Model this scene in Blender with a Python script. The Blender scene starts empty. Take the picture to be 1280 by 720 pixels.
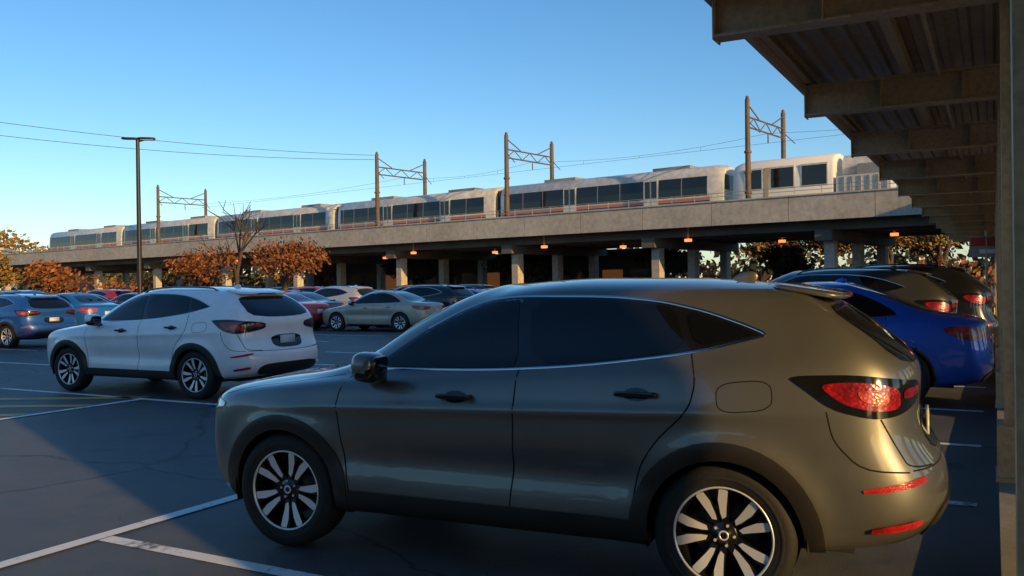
import bpy, math, random
import numpy as np
from mathutils import Vector, Matrix
from mathutils.bvhtree import BVHTree
from mathutils.geometry import delaunay_2d_cdt
random.seed(7); np.random.seed(7)
scene=bpy.context.scene
try:
    scene.view_settings.view_transform='Standard'; scene.view_settings.look='None'; scene.view_settings.exposure=0
except Exception: pass

# ------------------------------------------------------------------ materials
def mat(name, base=(.5,.5,.5), rough=.5, metal=0, coat=0, coatr=.03, emis=None, es=0, spec=.5):
    m=bpy.data.materials.new(name); m.use_nodes=True
    b=m.node_tree.nodes['Principled BSDF']
    b.inputs['Base Color'].default_value=(*base,1); b.inputs['Roughness'].default_value=rough
    b.inputs['Metallic'].default_value=metal; b.inputs['Coat Weight'].default_value=coat
    b.inputs['Coat Roughness'].default_value=coatr
    b.inputs['Specular IOR Level'].default_value=spec
    if emis: b.inputs['Emission Color'].default_value=(*emis,1); b.inputs['Emission Strength'].default_value=es
    return m
def nodes(m): return m.node_tree.nodes, m.node_tree.links, m.node_tree.nodes['Principled BSDF']
def noise(m, scale, detail=5, rough=.6, coord='Object'):
    n,l,b=nodes(m)
    tc=n.new('ShaderNodeTexCoord'); t=n.new('ShaderNodeTexNoise')
    t.inputs['Scale'].default_value=scale; t.inputs['Detail'].default_value=detail; t.inputs['Roughness'].default_value=rough
    l.new(tc.outputs[coord],t.inputs['Vector']); return t
def ramp(m, src, stops):
    n,l,b=nodes(m); r=n.new('ShaderNodeValToRGB'); e=r.color_ramp.elements
    while len(e)<len(stops): e.new(.5)
    for i,(p,c) in enumerate(stops):
        e[i].position=p; e[i].color=(*c,1) if len(c)==3 else c
    l.new(src,r.inputs['Fac']); return r
def mul(m,a,b_,blend='MULTIPLY',fac=1):
    n,l,b=nodes(m); x=n.new('ShaderNodeMix'); x.data_type='RGBA'; x.blend_type=blend
    x.inputs[0].default_value=fac; l.new(a,x.inputs[6]); l.new(b_,x.inputs[7]); return x.outputs[2]
def bump(m, src, strength=.3, dist=.01):
    n,l,b=nodes(m); bp=n.new('ShaderNodeBump'); bp.inputs['Strength'].default_value=strength; bp.inputs['Distance'].default_value=dist
    l.new(src,bp.inputs['Height']); l.new(bp.outputs['Normal'],b.inputs['Normal'])
def varied(name, c1, c2, scale=1.5, rough=.7, metal=0, bs=.2, bd=.01, fine=25):
    m=mat(name,c1,rough,metal); n,l,b=nodes(m)
    t=noise(m,scale); r=ramp(m,t.outputs['Fac'],[(.3,c1),(.7,c2)])
    f=noise(m,fine,4); r2=ramp(m,f.outputs['Fac'],[(.3,(.75,.75,.75)),(.7,(1.1,1.1,1.1))])
    l.new(mul(m,r.outputs['Color'],r2.outputs['Color']),b.inputs['Base Color'])
    bump(m,f.outputs['Fac'],bs,bd); return m

def paint(name, c, metal=.0, rough=.35):
    m=mat(name,c,rough,metal,coat=1,coatr=.02); n,l,b=nodes(m)
    t=noise(m,2.2,3)
    r=ramp(m,t.outputs['Fac'],[(.35,tuple(x*.94 for x in c)),(.7,tuple(min(1,x*1.06+.001) for x in c))])
    tc=n.new('ShaderNodeTexCoord'); sp=n.new('ShaderNodeSeparateXYZ'); l.new(tc.outputs['Object'],sp.inputs[0])
    mr=n.new('ShaderNodeMapRange'); mr.inputs[1].default_value=.75; mr.inputs[2].default_value=.25; mr.inputs[3].default_value=0; mr.inputs[4].default_value=.35
    l.new(sp.outputs[2],mr.inputs[0])
    f=noise(m,9,6,.7); mm=n.new('ShaderNodeMath'); mm.operation='MULTIPLY'; l.new(mr.outputs[0],mm.inputs[0]); l.new(f.outputs['Fac'],mm.inputs[1])
    mx=n.new('ShaderNodeMix'); mx.data_type='RGBA'; l.new(mm.outputs[0],mx.inputs[0]); l.new(r.outputs['Color'],mx.inputs[6]); mx.inputs[7].default_value=(.10,.085,.07,1)
    l.new(mx.outputs[2],b.inputs['Base Color'])
    rr=n.new('ShaderNodeMapRange'); rr.inputs[3].default_value=.005; rr.inputs[4].default_value=.04; l.new(f.outputs['Fac'],rr.inputs[0])
    l.new(rr.outputs[0],b.inputs['Coat Roughness'])
    return m
def lens(name,c1,c2,scale=55):
    m=mat(name,c1,.22,0,coat=1); n,l,b=nodes(m)
    tc=n.new('ShaderNodeTexCoord'); v=n.new('ShaderNodeTexVoronoi'); v.inputs['Scale'].default_value=scale; l.new(tc.outputs['Object'],v.inputs['Vector'])
    t=noise(m,7,3); r=ramp(m,v.outputs['Distance'],[(.1,c2),(.6,c1)]); r2=ramp(m,t.outputs['Fac'],[(.35,(.35,.35,.35)),(.6,(1.2,1.2,1.2))])
    l.new(mul(m,r.outputs['Color'],r2.outputs['Color']),b.inputs['Base Color']); bump(m,v.outputs['Distance'],.4,.004); return m

M={}
M['glass']=mat('car_glass',(.005,.006,.008),.015,0,spec=.6)
M['bgloss']=mat('black_gloss_trim',(.008,.008,.009),.12,0,coat=.5)
M['clad']=varied('plastic_cladding',(.018,.015,.012),(.032,.026,.020),4,.40,bs=.05,fine=120)
M['chrome']=mat('bright_trim',(.72,.73,.75),.16,1)
M['red']=lens('tail_lamp_lens',(.26,.006,.008),(.54,.014,.012))
M['redb']=lens('tail_lamp_inner',(.55,.05,.035),(.85,.20,.13),70)
M['refl']=lens('bumper_reflector',(.42,.01,.008),(.60,.03,.02),120)
M['head']=mat('head_lamp',(.55,.58,.6),.08,.3,coat=1)
M['gap']=mat('panel_gap',(.002,.002,.002),.9)
M['plate']=mat('number_plate',(.55,.56,.55),.4)
M['well']=mat('wheel_well',(.006,.006,.006),.95)
M['tyre']=varied('tyre_rubber',(.010,.010,.010),(.018,.017,.016),5,.75,fine=60)
M['rimb']=mat('rim_black',(.01,.01,.011),.25,.3,coat=.6)
M['rims']=mat('rim_machined',(.80,.80,.80),.38,.45)
M['disc']=mat('brake_disc',(.16,.15,.14),.4,.8)
TR=['glass','bgloss','clad','chrome','red','redb','head','gap','plate','well','refl']
P={}
P['grey']=paint('paint_graphite',(.185,.180,.160),.70,.42)
P['dgrey']=paint('paint_dark_grey',(.05,.052,.055),.40,.38)
P['white']=paint('paint_white',(.86,.86,.86),0,.4)
P['blue']=paint('paint_blue',(.012,.12,.72),.3,.40)
P['navy']=paint('paint_navy',(.012,.08,.30),.3,.4)
P['black']=paint('paint_black',(.010,.010,.012),.2,.3)
P['tan']=paint('paint_champagne',(.48,.42,.32),.3,.4)
P['silver']=paint('paint_silver',(.48,.49,.50),.4,.4)
P['red']=paint('paint_red',(.36,.014,.012),.2,.4)
P['teal']=paint('paint_teal',(.01,.12,.36),.3,.4)

# ------------------------------------------------------------------ mesh builder
class MB:
    def __init__(s): s.v=[];s.n=[];s.f=[];s.m=[];s.s=[]
    def add(s,verts,faces,m=0,smooth=True,normals=None):
        o=len(s.v); s.v+= [tuple(v) for v in verts]
        if normals is not None:
            ff=[]
            for f in faces:
                a,b,c=[Vector(verts[k]) for k in f[:3]]
                if (b-a).cross(c-a).dot(Vector(normals[f[0]]))<0: f=tuple(f)[::-1]
                ff.append(f)
            faces=ff
        s.n+= [tuple(x) for x in normals] if normals is not None else [(0,0,0)]*len(verts)
        for f in faces: s.f.append(tuple(i+o for i in f)); s.m.append(m); s.s.append(smooth)
    def mesh(s,name,mats,custom=False):
        me=bpy.data.meshes.new(name); me.from_pydata(s.v,[],s.f)
        for x in mats: me.materials.append(x)
        me.polygons.foreach_set('material_index',s.m); me.polygons.foreach_set('use_smooth',s.s)
        me.update()
        if custom: me.normals_split_custom_set_from_vertices(s.n)
        return me
    def obj(s,name,mats,parent=None,custom=False):
        o=bpy.data.objects.new(name,s.mesh(name,mats,custom)); scene.collection.objects.link(o)
        if parent: o.parent=parent
        return o
def empty(name,loc=(0,0,0),rz=0):
    e=bpy.data.objects.new(name,None); scene.collection.objects.link(e); e.location=loc; e.rotation_euler=(0,0,rz); e.empty_display_size=.2; return e
def box(mb,x0,x1,y0,y1,z0,z1,m=0):
    v=[(x0,y0,z0),(x1,y0,z0),(x1,y1,z0),(x0,y1,z0),(x0,y0,z1),(x1,y0,z1),(x1,y1,z1),(x0,y1,z1)]
    mb.add(v,[(0,3,2,1),(4,5,6,7),(0,1,5,4),(1,2,6,5),(2,3,7,6),(3,0,4,7)],m,False)
def quad(mb,x0,x1,y0,y1,z,m=0):
    mb.add([(x0,y0,z),(x1,y0,z),(x1,y1,z),(x0,y1,z)],[(0,1,2,3)],m,False)
def tube(mb,p0,p1,r0,r1=None,n=8,m=0,cap=True):
    r1=r0 if r1 is None else r1
    p0=Vector(p0);p1=Vector(p1);d=(p1-p0)
    if d.length<1e-6: return
    d.normalize(); a=d.orthogonal().normalized(); b=d.cross(a)
    v=[];f=[]
    for p,r in((p0,r0),(p1,r1)):
        for i in range(n):
            t=2*math.pi*i/n; v.append(p+a*r*math.cos(t)+b*r*math.sin(t))
    for i in range(n): f.append((i,(i+1)%n,n+(i+1)%n,n+i))
    mb.add(v,f,m,True)
    if cap:
        mb.add(v[:n],[tuple(range(n))[::-1]],m,False); mb.add(v[n:],[tuple(range(n))],m,False)
def sgnp(x,e): return math.copysign(abs(x)**e,x)
def sq(mb,c,r,e1=.5,e2=.5,m=0,rot=None,nu=20,nv=12):
    v=[];f=[]
    for j in range(nv+1):
        ph=-math.pi/2+math.pi*j/nv
        for i in range(nu):
            th=2*math.pi*i/nu
            p=Vector((r[0]*sgnp(math.cos(ph),e1)*sgnp(math.cos(th),e2), r[1]*sgnp(math.cos(ph),e1)*sgnp(math.sin(th),e2), r[2]*sgnp(math.sin(ph),e1)))
            if rot: p=rot@p
            v.append(p+Vector(c))
    for j in range(nv):
        for i in range(nu): f.append((j*nu+i,j*nu+(i+1)%nu,(j+1)*nu+(i+1)%nu,(j+1)*nu+i))
    mb.add(v,f,m,True)
def lathe(mb,prof,n=48,m=0,cx=0,cz=0,a0=0,a1=2*math.pi,smooth=True):
    v=[];f=[];full=abs(a1-a0-2*math.pi)<1e-6; k=n if full else n+1
    for (y,r) in prof:
        for i in range(k):
            t=a0+(a1-a0)*i/n; v.append((cx+r*math.cos(t),y,cz+r*math.sin(t)))
    for j in range(len(prof)-1):
        for i in range(n):
            i2=(i+1)%k; f.append((j*k+i,j*k+i2,(j+1)*k+i2,(j+1)*k+i))
    mb.add(v,f,m,smooth)

# ------------------------------------------------------------------ car
FR=[0,.061,.156,.28,.415,.56,.695,.82,.94,1]
def ring(xf,xfc,wf,w3,xr,xrc,wr,z6):
    pts=[]; d=xf-xfc; dr=xr-xrc
    zc=lambda c: float(np.interp(c,[0,3,6,9,12,15],z6))
    wc=lambda c: float(np.interp(c,[3,5,8,10,12],[wf,w3[0],w3[1],w3[2],wr]))
    pts+=[(xf,0,zc(0)),(xf-.05*d,.5*wf,zc(1)),(xf-.36*d,.87*wf,zc(2))]
    for k in range(10): pts.append((xfc+(xrc-xfc)*FR[k],wc(3+k),zc(3+k)))
    pts+=[(xr-.36*dr,.87*wr,zc(13)),(xr-.05*dr,.5*wr,zc(14)),(xr,0,zc(15))]
    return pts
def bsp(n,K):
    rows=[]
    for i in range(n-1):
        for k in range(K): rows.append((i,k/K))
    rows.append((n-2,1.0))
    B=np.zeros((len(rows),n+2))
    for r,(i,t) in enumerate(rows):
        w=[(1-t)**3/6,(3*t**3-6*t**2+4)/6,(-3*t**3+3*t**2+3*t+1)/6,t**3/6]
        for j in range(4): B[r,i+j]+=w[j]
    return B
def pinp(p,poly):
    x,y=p;c=False;n=len(poly);j=n-1
    for i in range(n):
        xi,yi=poly[i];xj,yj=poly[j]
        if (yi>y)!=(yj>y) and x<(xj-xi)*(y-yi)/(yj-yi)+xi: c=not c
        j=i
    return c
def chaikin(p,it,closed=True):
    for _ in range(it):
        q=[];n=len(p)
        for i in range(n if closed else n-1):
            a=p[i];b=p[(i+1)%n]
            q+= [(a[0]*.8+b[0]*.2,a[1]*.8+b[1]*.2),(a[0]*.2+b[0]*.8,a[1]*.2+b[1]*.8)]
        if not closed: q=[p[0]]+q[1:-1]+[p[-1]]
        p=q
    return p
def densify(p,sp,closed=True):
    q=[];n=len(p)
    for i in range(n if closed else n-1):
        a=p[i];b=p[(i+1)%n];L=math.dist(a,b);k=max(1,int(math.ceil(L/sp)))
        if L<1e-6: continue
        for j in range(k): q.append((a[0]+(b[0]-a[0])*j/k,a[1]+(b[1]-a[1])*j/k))
    if not closed: q.append(p[-1])
    return q

class Car:
    def __init__(s,cfg,K):
        s.cfg=cfg
        C=np.array(cfg['rings']); mir=np.array([1,-1,1.])
        C=np.concatenate([(C[:,1]*mir)[:,None],C,(C[:,-2]*mir)[:,None]],1)
        C=np.concatenate([(2*C[0]-C[1])[None],C,(C[-2]*mir)[None]],0)
        Br=bsp(C.shape[0]-2,K);Bc=bsp(C.shape[1]-2,K)
        S=np.einsum('ri,ijk,cj->rck',Br,C,Bc)
        x=S[...,0];y=S[...,1];z=S[...,2]
        side=np.clip((y-.6)/.2,0,1)
        for wx in cfg['wx']:
            r=np.hypot(x-wx,z-cfg['wr'])
            y+=side*cfg['flare']*np.exp(-((r-.44)/.085)**2)*np.clip((1.0-z)/.2,0,1)
        y-=side*.034*np.exp(-((z-.60)/.10)**2)*np.clip(1.15-np.abs(x),0,.35)/.35
        y+=side*.016*np.exp(-((z-(.93+.03*(-x)))/.035)**2)*np.clip(1.9-np.abs(x),0,1)
        s.S=S; R,Cn=S.shape[:2]
        V=S.reshape(-1,3).copy(); V2=V*mir
        allV=np.concatenate([V,V2]); F=[]
        idx=lambda i,j:i*Cn+j
        ww=cfg['arch']
        def keep(q):
            for wx in cfg['wx']:
                if all(math.hypot(V[k][0]-wx,V[k][2]-cfg['wr'])<ww+.03 and V[k][1]>.5 for k in q): return False
            return True
        Ffull=[]
        for i in range(R-1):
            for j in range(Cn-1):
                q=(idx(i,j),idx(i,j+1),idx(i+1,j+1),idx(i+1,j))
                Ffull.append(q)
                if keep(q): F.append(q)
        n0=len(V)
        tri=[]
        for q in Ffull:
            tri+= [(q[0],q[1],q[2]),(q[0],q[2],q[3])]
            tri+= [(q[0]+n0,q[2]+n0,q[1]+n0),(q[0]+n0,q[3]+n0,q[2]+n0)]
        T=np.array(tri); a=allV[T[:,0]];b=allV[T[:,1]];c=allV[T[:,2]]
        fn=np.cross(b-a,c-a)
        cen=(a+b+c)/3-np.array([-.1,0,.7]); 
        if (np.einsum('ij,ij->i',fn,cen)).sum()<0: fn=-fn
        N=np.zeros_like(allV)
        for k in range(3): np.add.at(N,T[:,k],fn)
        m=np.abs(V[:,1])<1e-5
        N[:n0][m]*=np.array([1,0,1]); N[n0:][m]*=np.array([1,0,1])
        N/=np.maximum(np.linalg.norm(N,axis=1,keepdims=True),1e-9)
        s.V=allV;s.T=T;s.N=N
        s.bvh=BVHTree.FromPolygons([Vector(v) for v in allV],[tuple(t) for t in tri])
        used=set(k for q in F for k in q)
        W=V.copy()
        for k in used:
            for wx in cfg['wx']:
                dx=W[k][0]-wx;dz=W[k][2]-cfg['wr'];r=math.hypot(dx,dz)
                if r<ww and W[k][1]>.5 and r>1e-4: W[k][0]=wx+dx/r*ww; W[k][2]=cfg['wr']+dz/r*ww
        mb=MB(); W2=W*mir
        mb.add(list(map(tuple,W)),F,0); mb.add(list(map(tuple,W2)),[q[::-1] for q in F],0)
        s.body=mb; s.t=MB()
    def hit(s,t,z,out):
        e=(out[1],-out[0]); d=Vector((-out[0],-out[1],0))
        for dt in(0,2e-4,-3e-4,1e-3):
            tt=t+dt
            o=Vector((out[0]*4+e[0]*tt,out[1]*4+e[1]*tt,z+dt*.3))
            loc,nn,i,dist=s.bvh.ray_cast(o,d)
            if loc is not None and dist<4.6: return s._n(loc,i)
        return None
    def _n(s,loc,i):
        t=s.T[i];a,b,c=s.V[t];p=np.array(loc)
        v0=b-a;v1=c-a;v2=p-a
        d00=v0@v0;d01=v0@v1;d11=v1@v1;d20=v2@v0;d21=v2@v1;dn=d00*d11-d01*d01
        if abs(dn)<1e-14: w=(1,0,0)
        else:
            bv=(d11*d20-d01*d21)/dn;bw=(d00*d21-d01*d20)/dn; w=(1-bv-bw,bv,bw)
        n=s.N[t[0]]*w[0]+s.N[t[1]]*w[1]+s.N[t[2]]*w[2]; n/=max(np.linalg.norm(n),1e-9)
        return p,n
    def down(s,x,y):
        for d in(.004,.01,-.01,.02):
            loc,nn,i,dist=s.bvh.ray_cast(Vector((x+d,y+d,4)),Vector((0,0,-1)))
            if loc is not None: return s._n(loc,i)
        return (np.array([x,y,1.4]),np.array([0,0,1.]))
    def patch(s,poly,out,off,m,sp=.05,skirt=0,mirror=True,rounds=2,smin=0):
        L=math.hypot(*out);out=(out[0]/L,out[1]/L)
        p=densify(chaikin(poly,rounds) if rounds else poly,sp)
        xs=[a[0] for a in p];ys=[a[1] for a in p]; nb=len(p)
        pts=list(p); X=min(xs)+sp*.5
        while X<max(xs):
            Y=min(ys)+sp*.5
            while Y<max(ys):
                if pinp((X,Y),p) and min((X-a)**2+(Y-b)**2 for a,b in p)>(sp*.45)**2: pts.append((X,Y))
                Y+=sp
            X+=sp
        r=delaunay_2d_cdt([Vector(q) for q in pts],[(i,(i+1)%nb) for i in range(nb)],[],0,1e-6)
        V=[];N=[];ok=[]
        for q in r[0]:
            h=s.hit(q[0],q[1],out)
            if h is None: V.append((0,0,0));N.append((0,0,1));ok.append(False)
            else: V.append(tuple(h[0]+h[1]*off));N.append(tuple(h[1]));ok.append(True)
        F=[]
        for f in r[2]:
            if not all(ok[i] for i in f): continue
            cx=sum(r[0][i][0] for i in f)/3;cy=sum(r[0][i][1] for i in f)/3
            if pinp((cx,cy),p): F.append(tuple(f))
        sides=[1,-1] if mirror else [1]
        for sg in sides:
            s.t.add([(a,b*sg,c) for a,b,c in V],F,TR.index(m),True,[(a,b*sg,c) for a,b,c in N])
            if skirt:
                sv=[];sf=[];HH=[s.hit(q[0],q[1],out) for q in p]
                for h in HH:
                    if h is None: h=(np.array([0,0,0.]),np.array([0,0,1.]))
                    a=h[0]+h[1]*off;b=h[0]-h[1]*skirt
                    sv+= [(a[0],a[1]*sg,a[2]),(b[0],b[1]*sg,b[2])]
                for i in range(nb):
                    j=(i+1)%nb
                    if HH[i] is None or HH[j] is None: continue
                    sf.append((2*i,2*i+1,2*j+1,2*j))
                s.t.add(sv,sf,TR.index(m),False)
    def ribbon(s,line,out,w,off,m,mirror=True,closed=False,rounds=2):
        L=math.hypot(*out);out=(out[0]/L,out[1]/L)
        p=densify(chaikin(line,rounds,closed),.035,closed)
        H=[s.hit(a,b,out) for a,b in p]
        H=[h for h in H if h is not None];n=len(H)
        if n<2: return
        V=[];N=[]
        for i in range(n):
            a=H[(i-1)%n] if closed else H[max(i-1,0)]
            b=H[(i+1)%n] if closed else H[min(i+1,n-1)]
            t=b[0]-a[0];t/=max(np.linalg.norm(t),1e-9);nn=H[i][1];sd=np.cross(nn,t)
            for k,o in((-1,off*.25),(0,off),(1,off*.25)):
                V.append(H[i][0]+sd*w*.5*k+nn*o); nv=nn+sd*k*.7; N.append(nv/np.linalg.norm(nv))
        F=[]
        for i in range(n if closed else n-1):
            j=(i+1)%n
            F+=[(3*i,3*i+1,3*j+1,3*j),(3*i+1,3*i+2,3*j+2,3*j+1)]
        for sg in([1,-1] if mirror else [1]):
            s.t.add([(a,b*sg,c) for a,b,c in V],F,TR.index(m),True,[(a,b*sg,c) for a,b,c in N])

def arc(cx,cz,r,a0,a1,n=26):
    return [(cx+r*math.cos(math.radians(a0+(a1-a0)*i/n)),cz+r*math.sin(math.radians(a0+(a1-a0)*i/n))) for i in range(n+1)]

def finish_car(cfg,K):
    c=Car(cfg,K); side=(0,1); t=c.t
    for wx in cfg['wx']:
        a=cfg['arch']; wr=cfg['wr']
        if cfg['clad']:
            c.patch(arc(wx,wr,a+.075,-12,192)+arc(wx,wr,a-.012,192,-12),side,.014,'clad',.04,.05,rounds=0)
        else:
            c.patch(arc(wx,wr,a+.015,-12,192)+arc(wx,wr,a-.012,192,-12),side,.004,'bgloss',.04,.05,rounds=0)
        for sg in(1,-1):
            lathe(t,[(sg*.90,a+.0),(sg*.84,a+.005),(sg*.45,a)],24,TR.index('well'),wx,wr,math.radians(-14),math.radians(194))
            v=[(wx,sg*.45,wr)]+[(x,sg*.45,z) for x,z in arc(wx,wr,a,-14,194,24)]
            t.add(v,[(0,i,i+1) for i in range(1,25)],TR.index('well'),False)
    box(t,-1.95,1.85,-.62,.62,cfg['zb']+.02,cfg['zb']+.08,TR.index('well'))
    for a in cfg['P']: c.patch(*a[0],**a[1])
    for a in cfg['Rb']: c.ribbon(*a[0],**a[1])
    mx,mz=cfg['mirror']
    for sg in(1,-1):
        rot=Matrix.Rotation(sg*.18,3,'Z')@Matrix.Rotation(-.12,3,'Y')
        sq(c.body,(mx,sg*1.00,mz+.012),(.085,.125,.078),.65,.7,0,rot)
        sq(t,(mx-.012,sg*1.0,mz-.028),(.083,.122,.058),.65,.7,TR.index('bgloss'),rot)
        sq(t,(mx-.074,sg*1.0,mz+.008),(.018,.105,.06),.5,.6,TR.index('bgloss'),rot)
        sq(t,(mx+.03,sg*.90,mz-.075),(.06,.085,.022),.6,.7,TR.index('bgloss'))
    for hx,hz in cfg['handles']:
        h=c.hit(hx,hz,side)
        el=[(hx+.075*math.cos(q*math.pi/8),hz-.004+.034*math.sin(q*math.pi/8)) for q in range(16)]
        c.patch(el,side,.002,'bgloss',.03,rounds=0)
        for sg in(1,-1):
            y=h[0][1]*sg
            sq(t,(hx,y+sg*.034,hz),(.112,.011,.0145),.4,.35,TR.index(cfg['hmat']))
            sq(t,(hx+.088,y+sg*.014,hz),(.02,.024,.012),.5,.5,TR.index('bgloss'))
            sq(t,(hx-.088,y+sg*.014,hz),(.02,.024,.012),.5,.5,TR.index('bgloss'))
    h=c.down(cfg['fin'],0)
    sq(c.body,(cfg['fin'],0,h[0][2]+.008),(.075,.016,.038),.9,.8,0,Matrix.Rotation(.25,3,'Y'))
    px,pz=cfg['plate']
    hx=c.hit(0.01,pz,(-1,0))[0][0]
    box(t,hx-.022,hx-.006,-.155,.155,pz-.08,pz+.08,TR.index('plate'))
    if cfg.get('rails'):
        for sg in(1,-1):
            pts=[]
            for i in range(15):
                x=.1-1.55*i/14; hh=c.down(x,sg*.50); pts.append(Vector((x,sg*.50,hh[0][2]+(.03 if 0<i<14 else -.01))))
            for i in range(14): tube(t,pts[i],pts[i+1],.012,n=8,m=TR.index('bgloss'),cap=False)
    if cfg.get('spoiler'):
        sx,sz,sw=cfg['spoiler']
        rot=Matrix.Rotation(-.17,3,'Y')
        sq(c.body,(sx,0,sz),(.19,sw,.024),.55,.35,0,rot,nu=40)
        sq(t,(sx-.178,0,sz-.03),(.012,.2,.009),.5,.3,TR.index('red'))
    return c
def suv_cfg(hero=True):
    wr=.358
    R=[ring(1.92,1.75,.62,(.70,.72,.70),-2.05,-1.9,.62,[.25,.25,.26,.26,.30,.32]),
       ring(2.08,1.88,.76,(.84,.86,.84),-2.24,-2.02,.78,[.23,.24,.25,.25,.32,.34]),
       ring(2.17,1.93,.83,(.90,.905,.90),-2.38,-2.08,.84,[.33,.33,.33,.33,.42,.42]),
       ring(2.20,1.95,.86,(.915,.905,.92),-2.41,-2.10,.87,[.50,.50,.48,.48,.56,.56]),
       ring(2.20,1.95,.865,(.925,.92,.935),-2.38,-2.09,.87,[.68,.68,.70,.72,.72,.70]),
       ring(2.19,1.94,.86,(.935,.94,.945),-2.27,-2.05,.865,[.84,.84,.88,.90,.86,.82]),
       ring(2.15,1.90,.84,(.925,.93,.945),-2.26,-2.04,.86,[.93,.92,.98,1.00,1.02,1.00]),
       ring(2.05,1.80,.80,(.885,.905,.925),-2.28,-2.05,.84,[.99,.97,1.05,1.10,1.12,1.12]),
       ring(1.60,1.42,.72,(.845,.885,.90),-2.25,-2.03,.82,[1.07,1.03,1.09,1.17,1.22,1.20]),
       ring(1.08,.90,.745,(.80,.85,.845),-2.15,-1.97,.78,[1.11,1.11,1.14,1.23,1.32,1.29]),
       ring(.83,.56,.70,(.76,.785,.765),-1.99,-1.87,.71,[1.33,1.32,1.35,1.39,1.42,1.41]),
       ring(.49,.20,.61,(.665,.69,.67),-1.83,-1.74,.63,[1.52,1.50,1.54,1.535,1.505,1.53]),
       ring(.28,.05,.51,(.60,.62,.59),-1.74,-1.67,.53,[1.60,1.58,1.615,1.605,1.565,1.575]),
       ring(.18,.02,.26,(.30,.32,.30),-1.69,-1.63,.26,[1.63,1.625,1.655,1.645,1.60,1.60]),
       ring(.14,.05,0,(0,0,0),-1.65,-1.61,0,[1.635,1.635,1.665,1.655,1.605,1.605])]
    s=(0,1);dg=(-1,1);rr=(-1,0);ff=(1,0);df=(1,1)
    dlo=[(.80,1.125),(.62,1.245),(.44,1.365),(.23,1.475),(.06,1.535),(-.15,1.556),(-.7,1.552),(-1.0,1.527),(-1.25,1.472),(-1.45,1.406),(-1.57,1.357),(-1.50,1.340),(-1.2,1.265),(-.6,1.185),(0,1.145)]
    P_=[((dlo,s,.002,'bgloss'),dict(rounds=1)),
        (([(.73,1.14),(.59,1.235),(.42,1.35),(.22,1.455),(.06,1.513),(-.15,1.534),(-.165,1.534),(-.225,1.168),(-.1,1.158),(.2,1.148)],s,.005,'glass'),dict(rounds=1)),
        (([(-.30,1.177),(-.245,1.533),(-.6,1.533),(-.95,1.511),(-1.09,1.486),(-1.17,1.275),(-.8,1.222)],s,.005,'glass'),dict(rounds=1)),
        (([(-1.215,1.295),(-1.145,1.475),(-1.3,1.436),(-1.45,1.385),(-1.525,1.358),(-1.40,1.332)],s,.005,'glass'),dict(rounds=1)),
        (([(-.63,1.17),(-.52,1.48),(-.40,1.525),(.40,1.525),(.52,1.48),(.63,1.17),(.3,1.15),(-.3,1.15)],ff,.003,'glass'),dict(mirror=False,rounds=1)),
        (([(-.64,1.235),(-.58,1.45),(-.44,1.50),(.44,1.50),(.58,1.45),(.64,1.235),(.3,1.195),(-.3,1.195)],rr,.004,'glass'),dict(mirror=False,rounds=1)),
        (([(-.555,1.165),(-.60,1.115),(-.70,1.01),(-.86,.965),(-1.0,.975),(-1.30,1.03),(-1.30,1.12),(-1.0,1.15),(-.8,1.175)],dg,.006,'bgloss'),dict(skirt=.01)),
        (([(-.66,1.125),(-.74,1.035),(-.87,1.0),(-1.02,1.01),(-1.02,1.10),(-.9,1.13),(-.78,1.14)],dg,.010,'red'),dict(sp=.03)),
        (([(-.80,1.10),(-.82,1.045),(-.93,1.035),(-.95,1.06),(-.91,1.10)],dg,.014,'redb'),dict(sp=.03)),
        (([(-1.05,1.045),(-1.28,1.065),(-1.28,1.10),(-1.05,1.10)],dg,.010,'red'),dict(sp=.03)),
        (([(-1.12,.66),(-.81,.618),(-.80,.642),(-1.12,.695)],dg,.008,'refl'),dict(sp=.03,rounds=1)),
        (([(-1.08,.465),(-.85,.43),(-.85,.462),(-1.08,.502)],dg,.02,'refl'),dict(sp=.03,rounds=1)),
        (([(-.93,.25),(.93,.25),(.93,.40),(-.93,.40)],s,.012,'clad'),dict(skirt=.03,rounds=0)),
        (([(-.60,.36),(.60,.36),(.62,.47),(.5,.53),(-.5,.53),(-.62,.47)],rr,.012,'clad'),dict(mirror=False,skirt=.03)),
        (([(-.30,.74),(.30,.74),(.33,.93),(-.33,.93)],rr,.004,'bgloss'),dict(mirror=False)),
        (([(-.58,.52),(-.66,.80),(-.5,.88),(.5,.88),(.66,.80),(.58,.52)],ff,.006,'bgloss'),dict(mirror=False)),
        (([(-.62,.30),(.62,.30),(.66,.44),(-.66,.44)],ff,.008,'clad'),dict(mirror=False)),
        (([(.98,.80),(.74,.85),(.73,.885),(.95,.905),(1.20,.885),(1.20,.83)],(1,1),.006,'head'),{}),
        ]
    g='gap'
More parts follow.
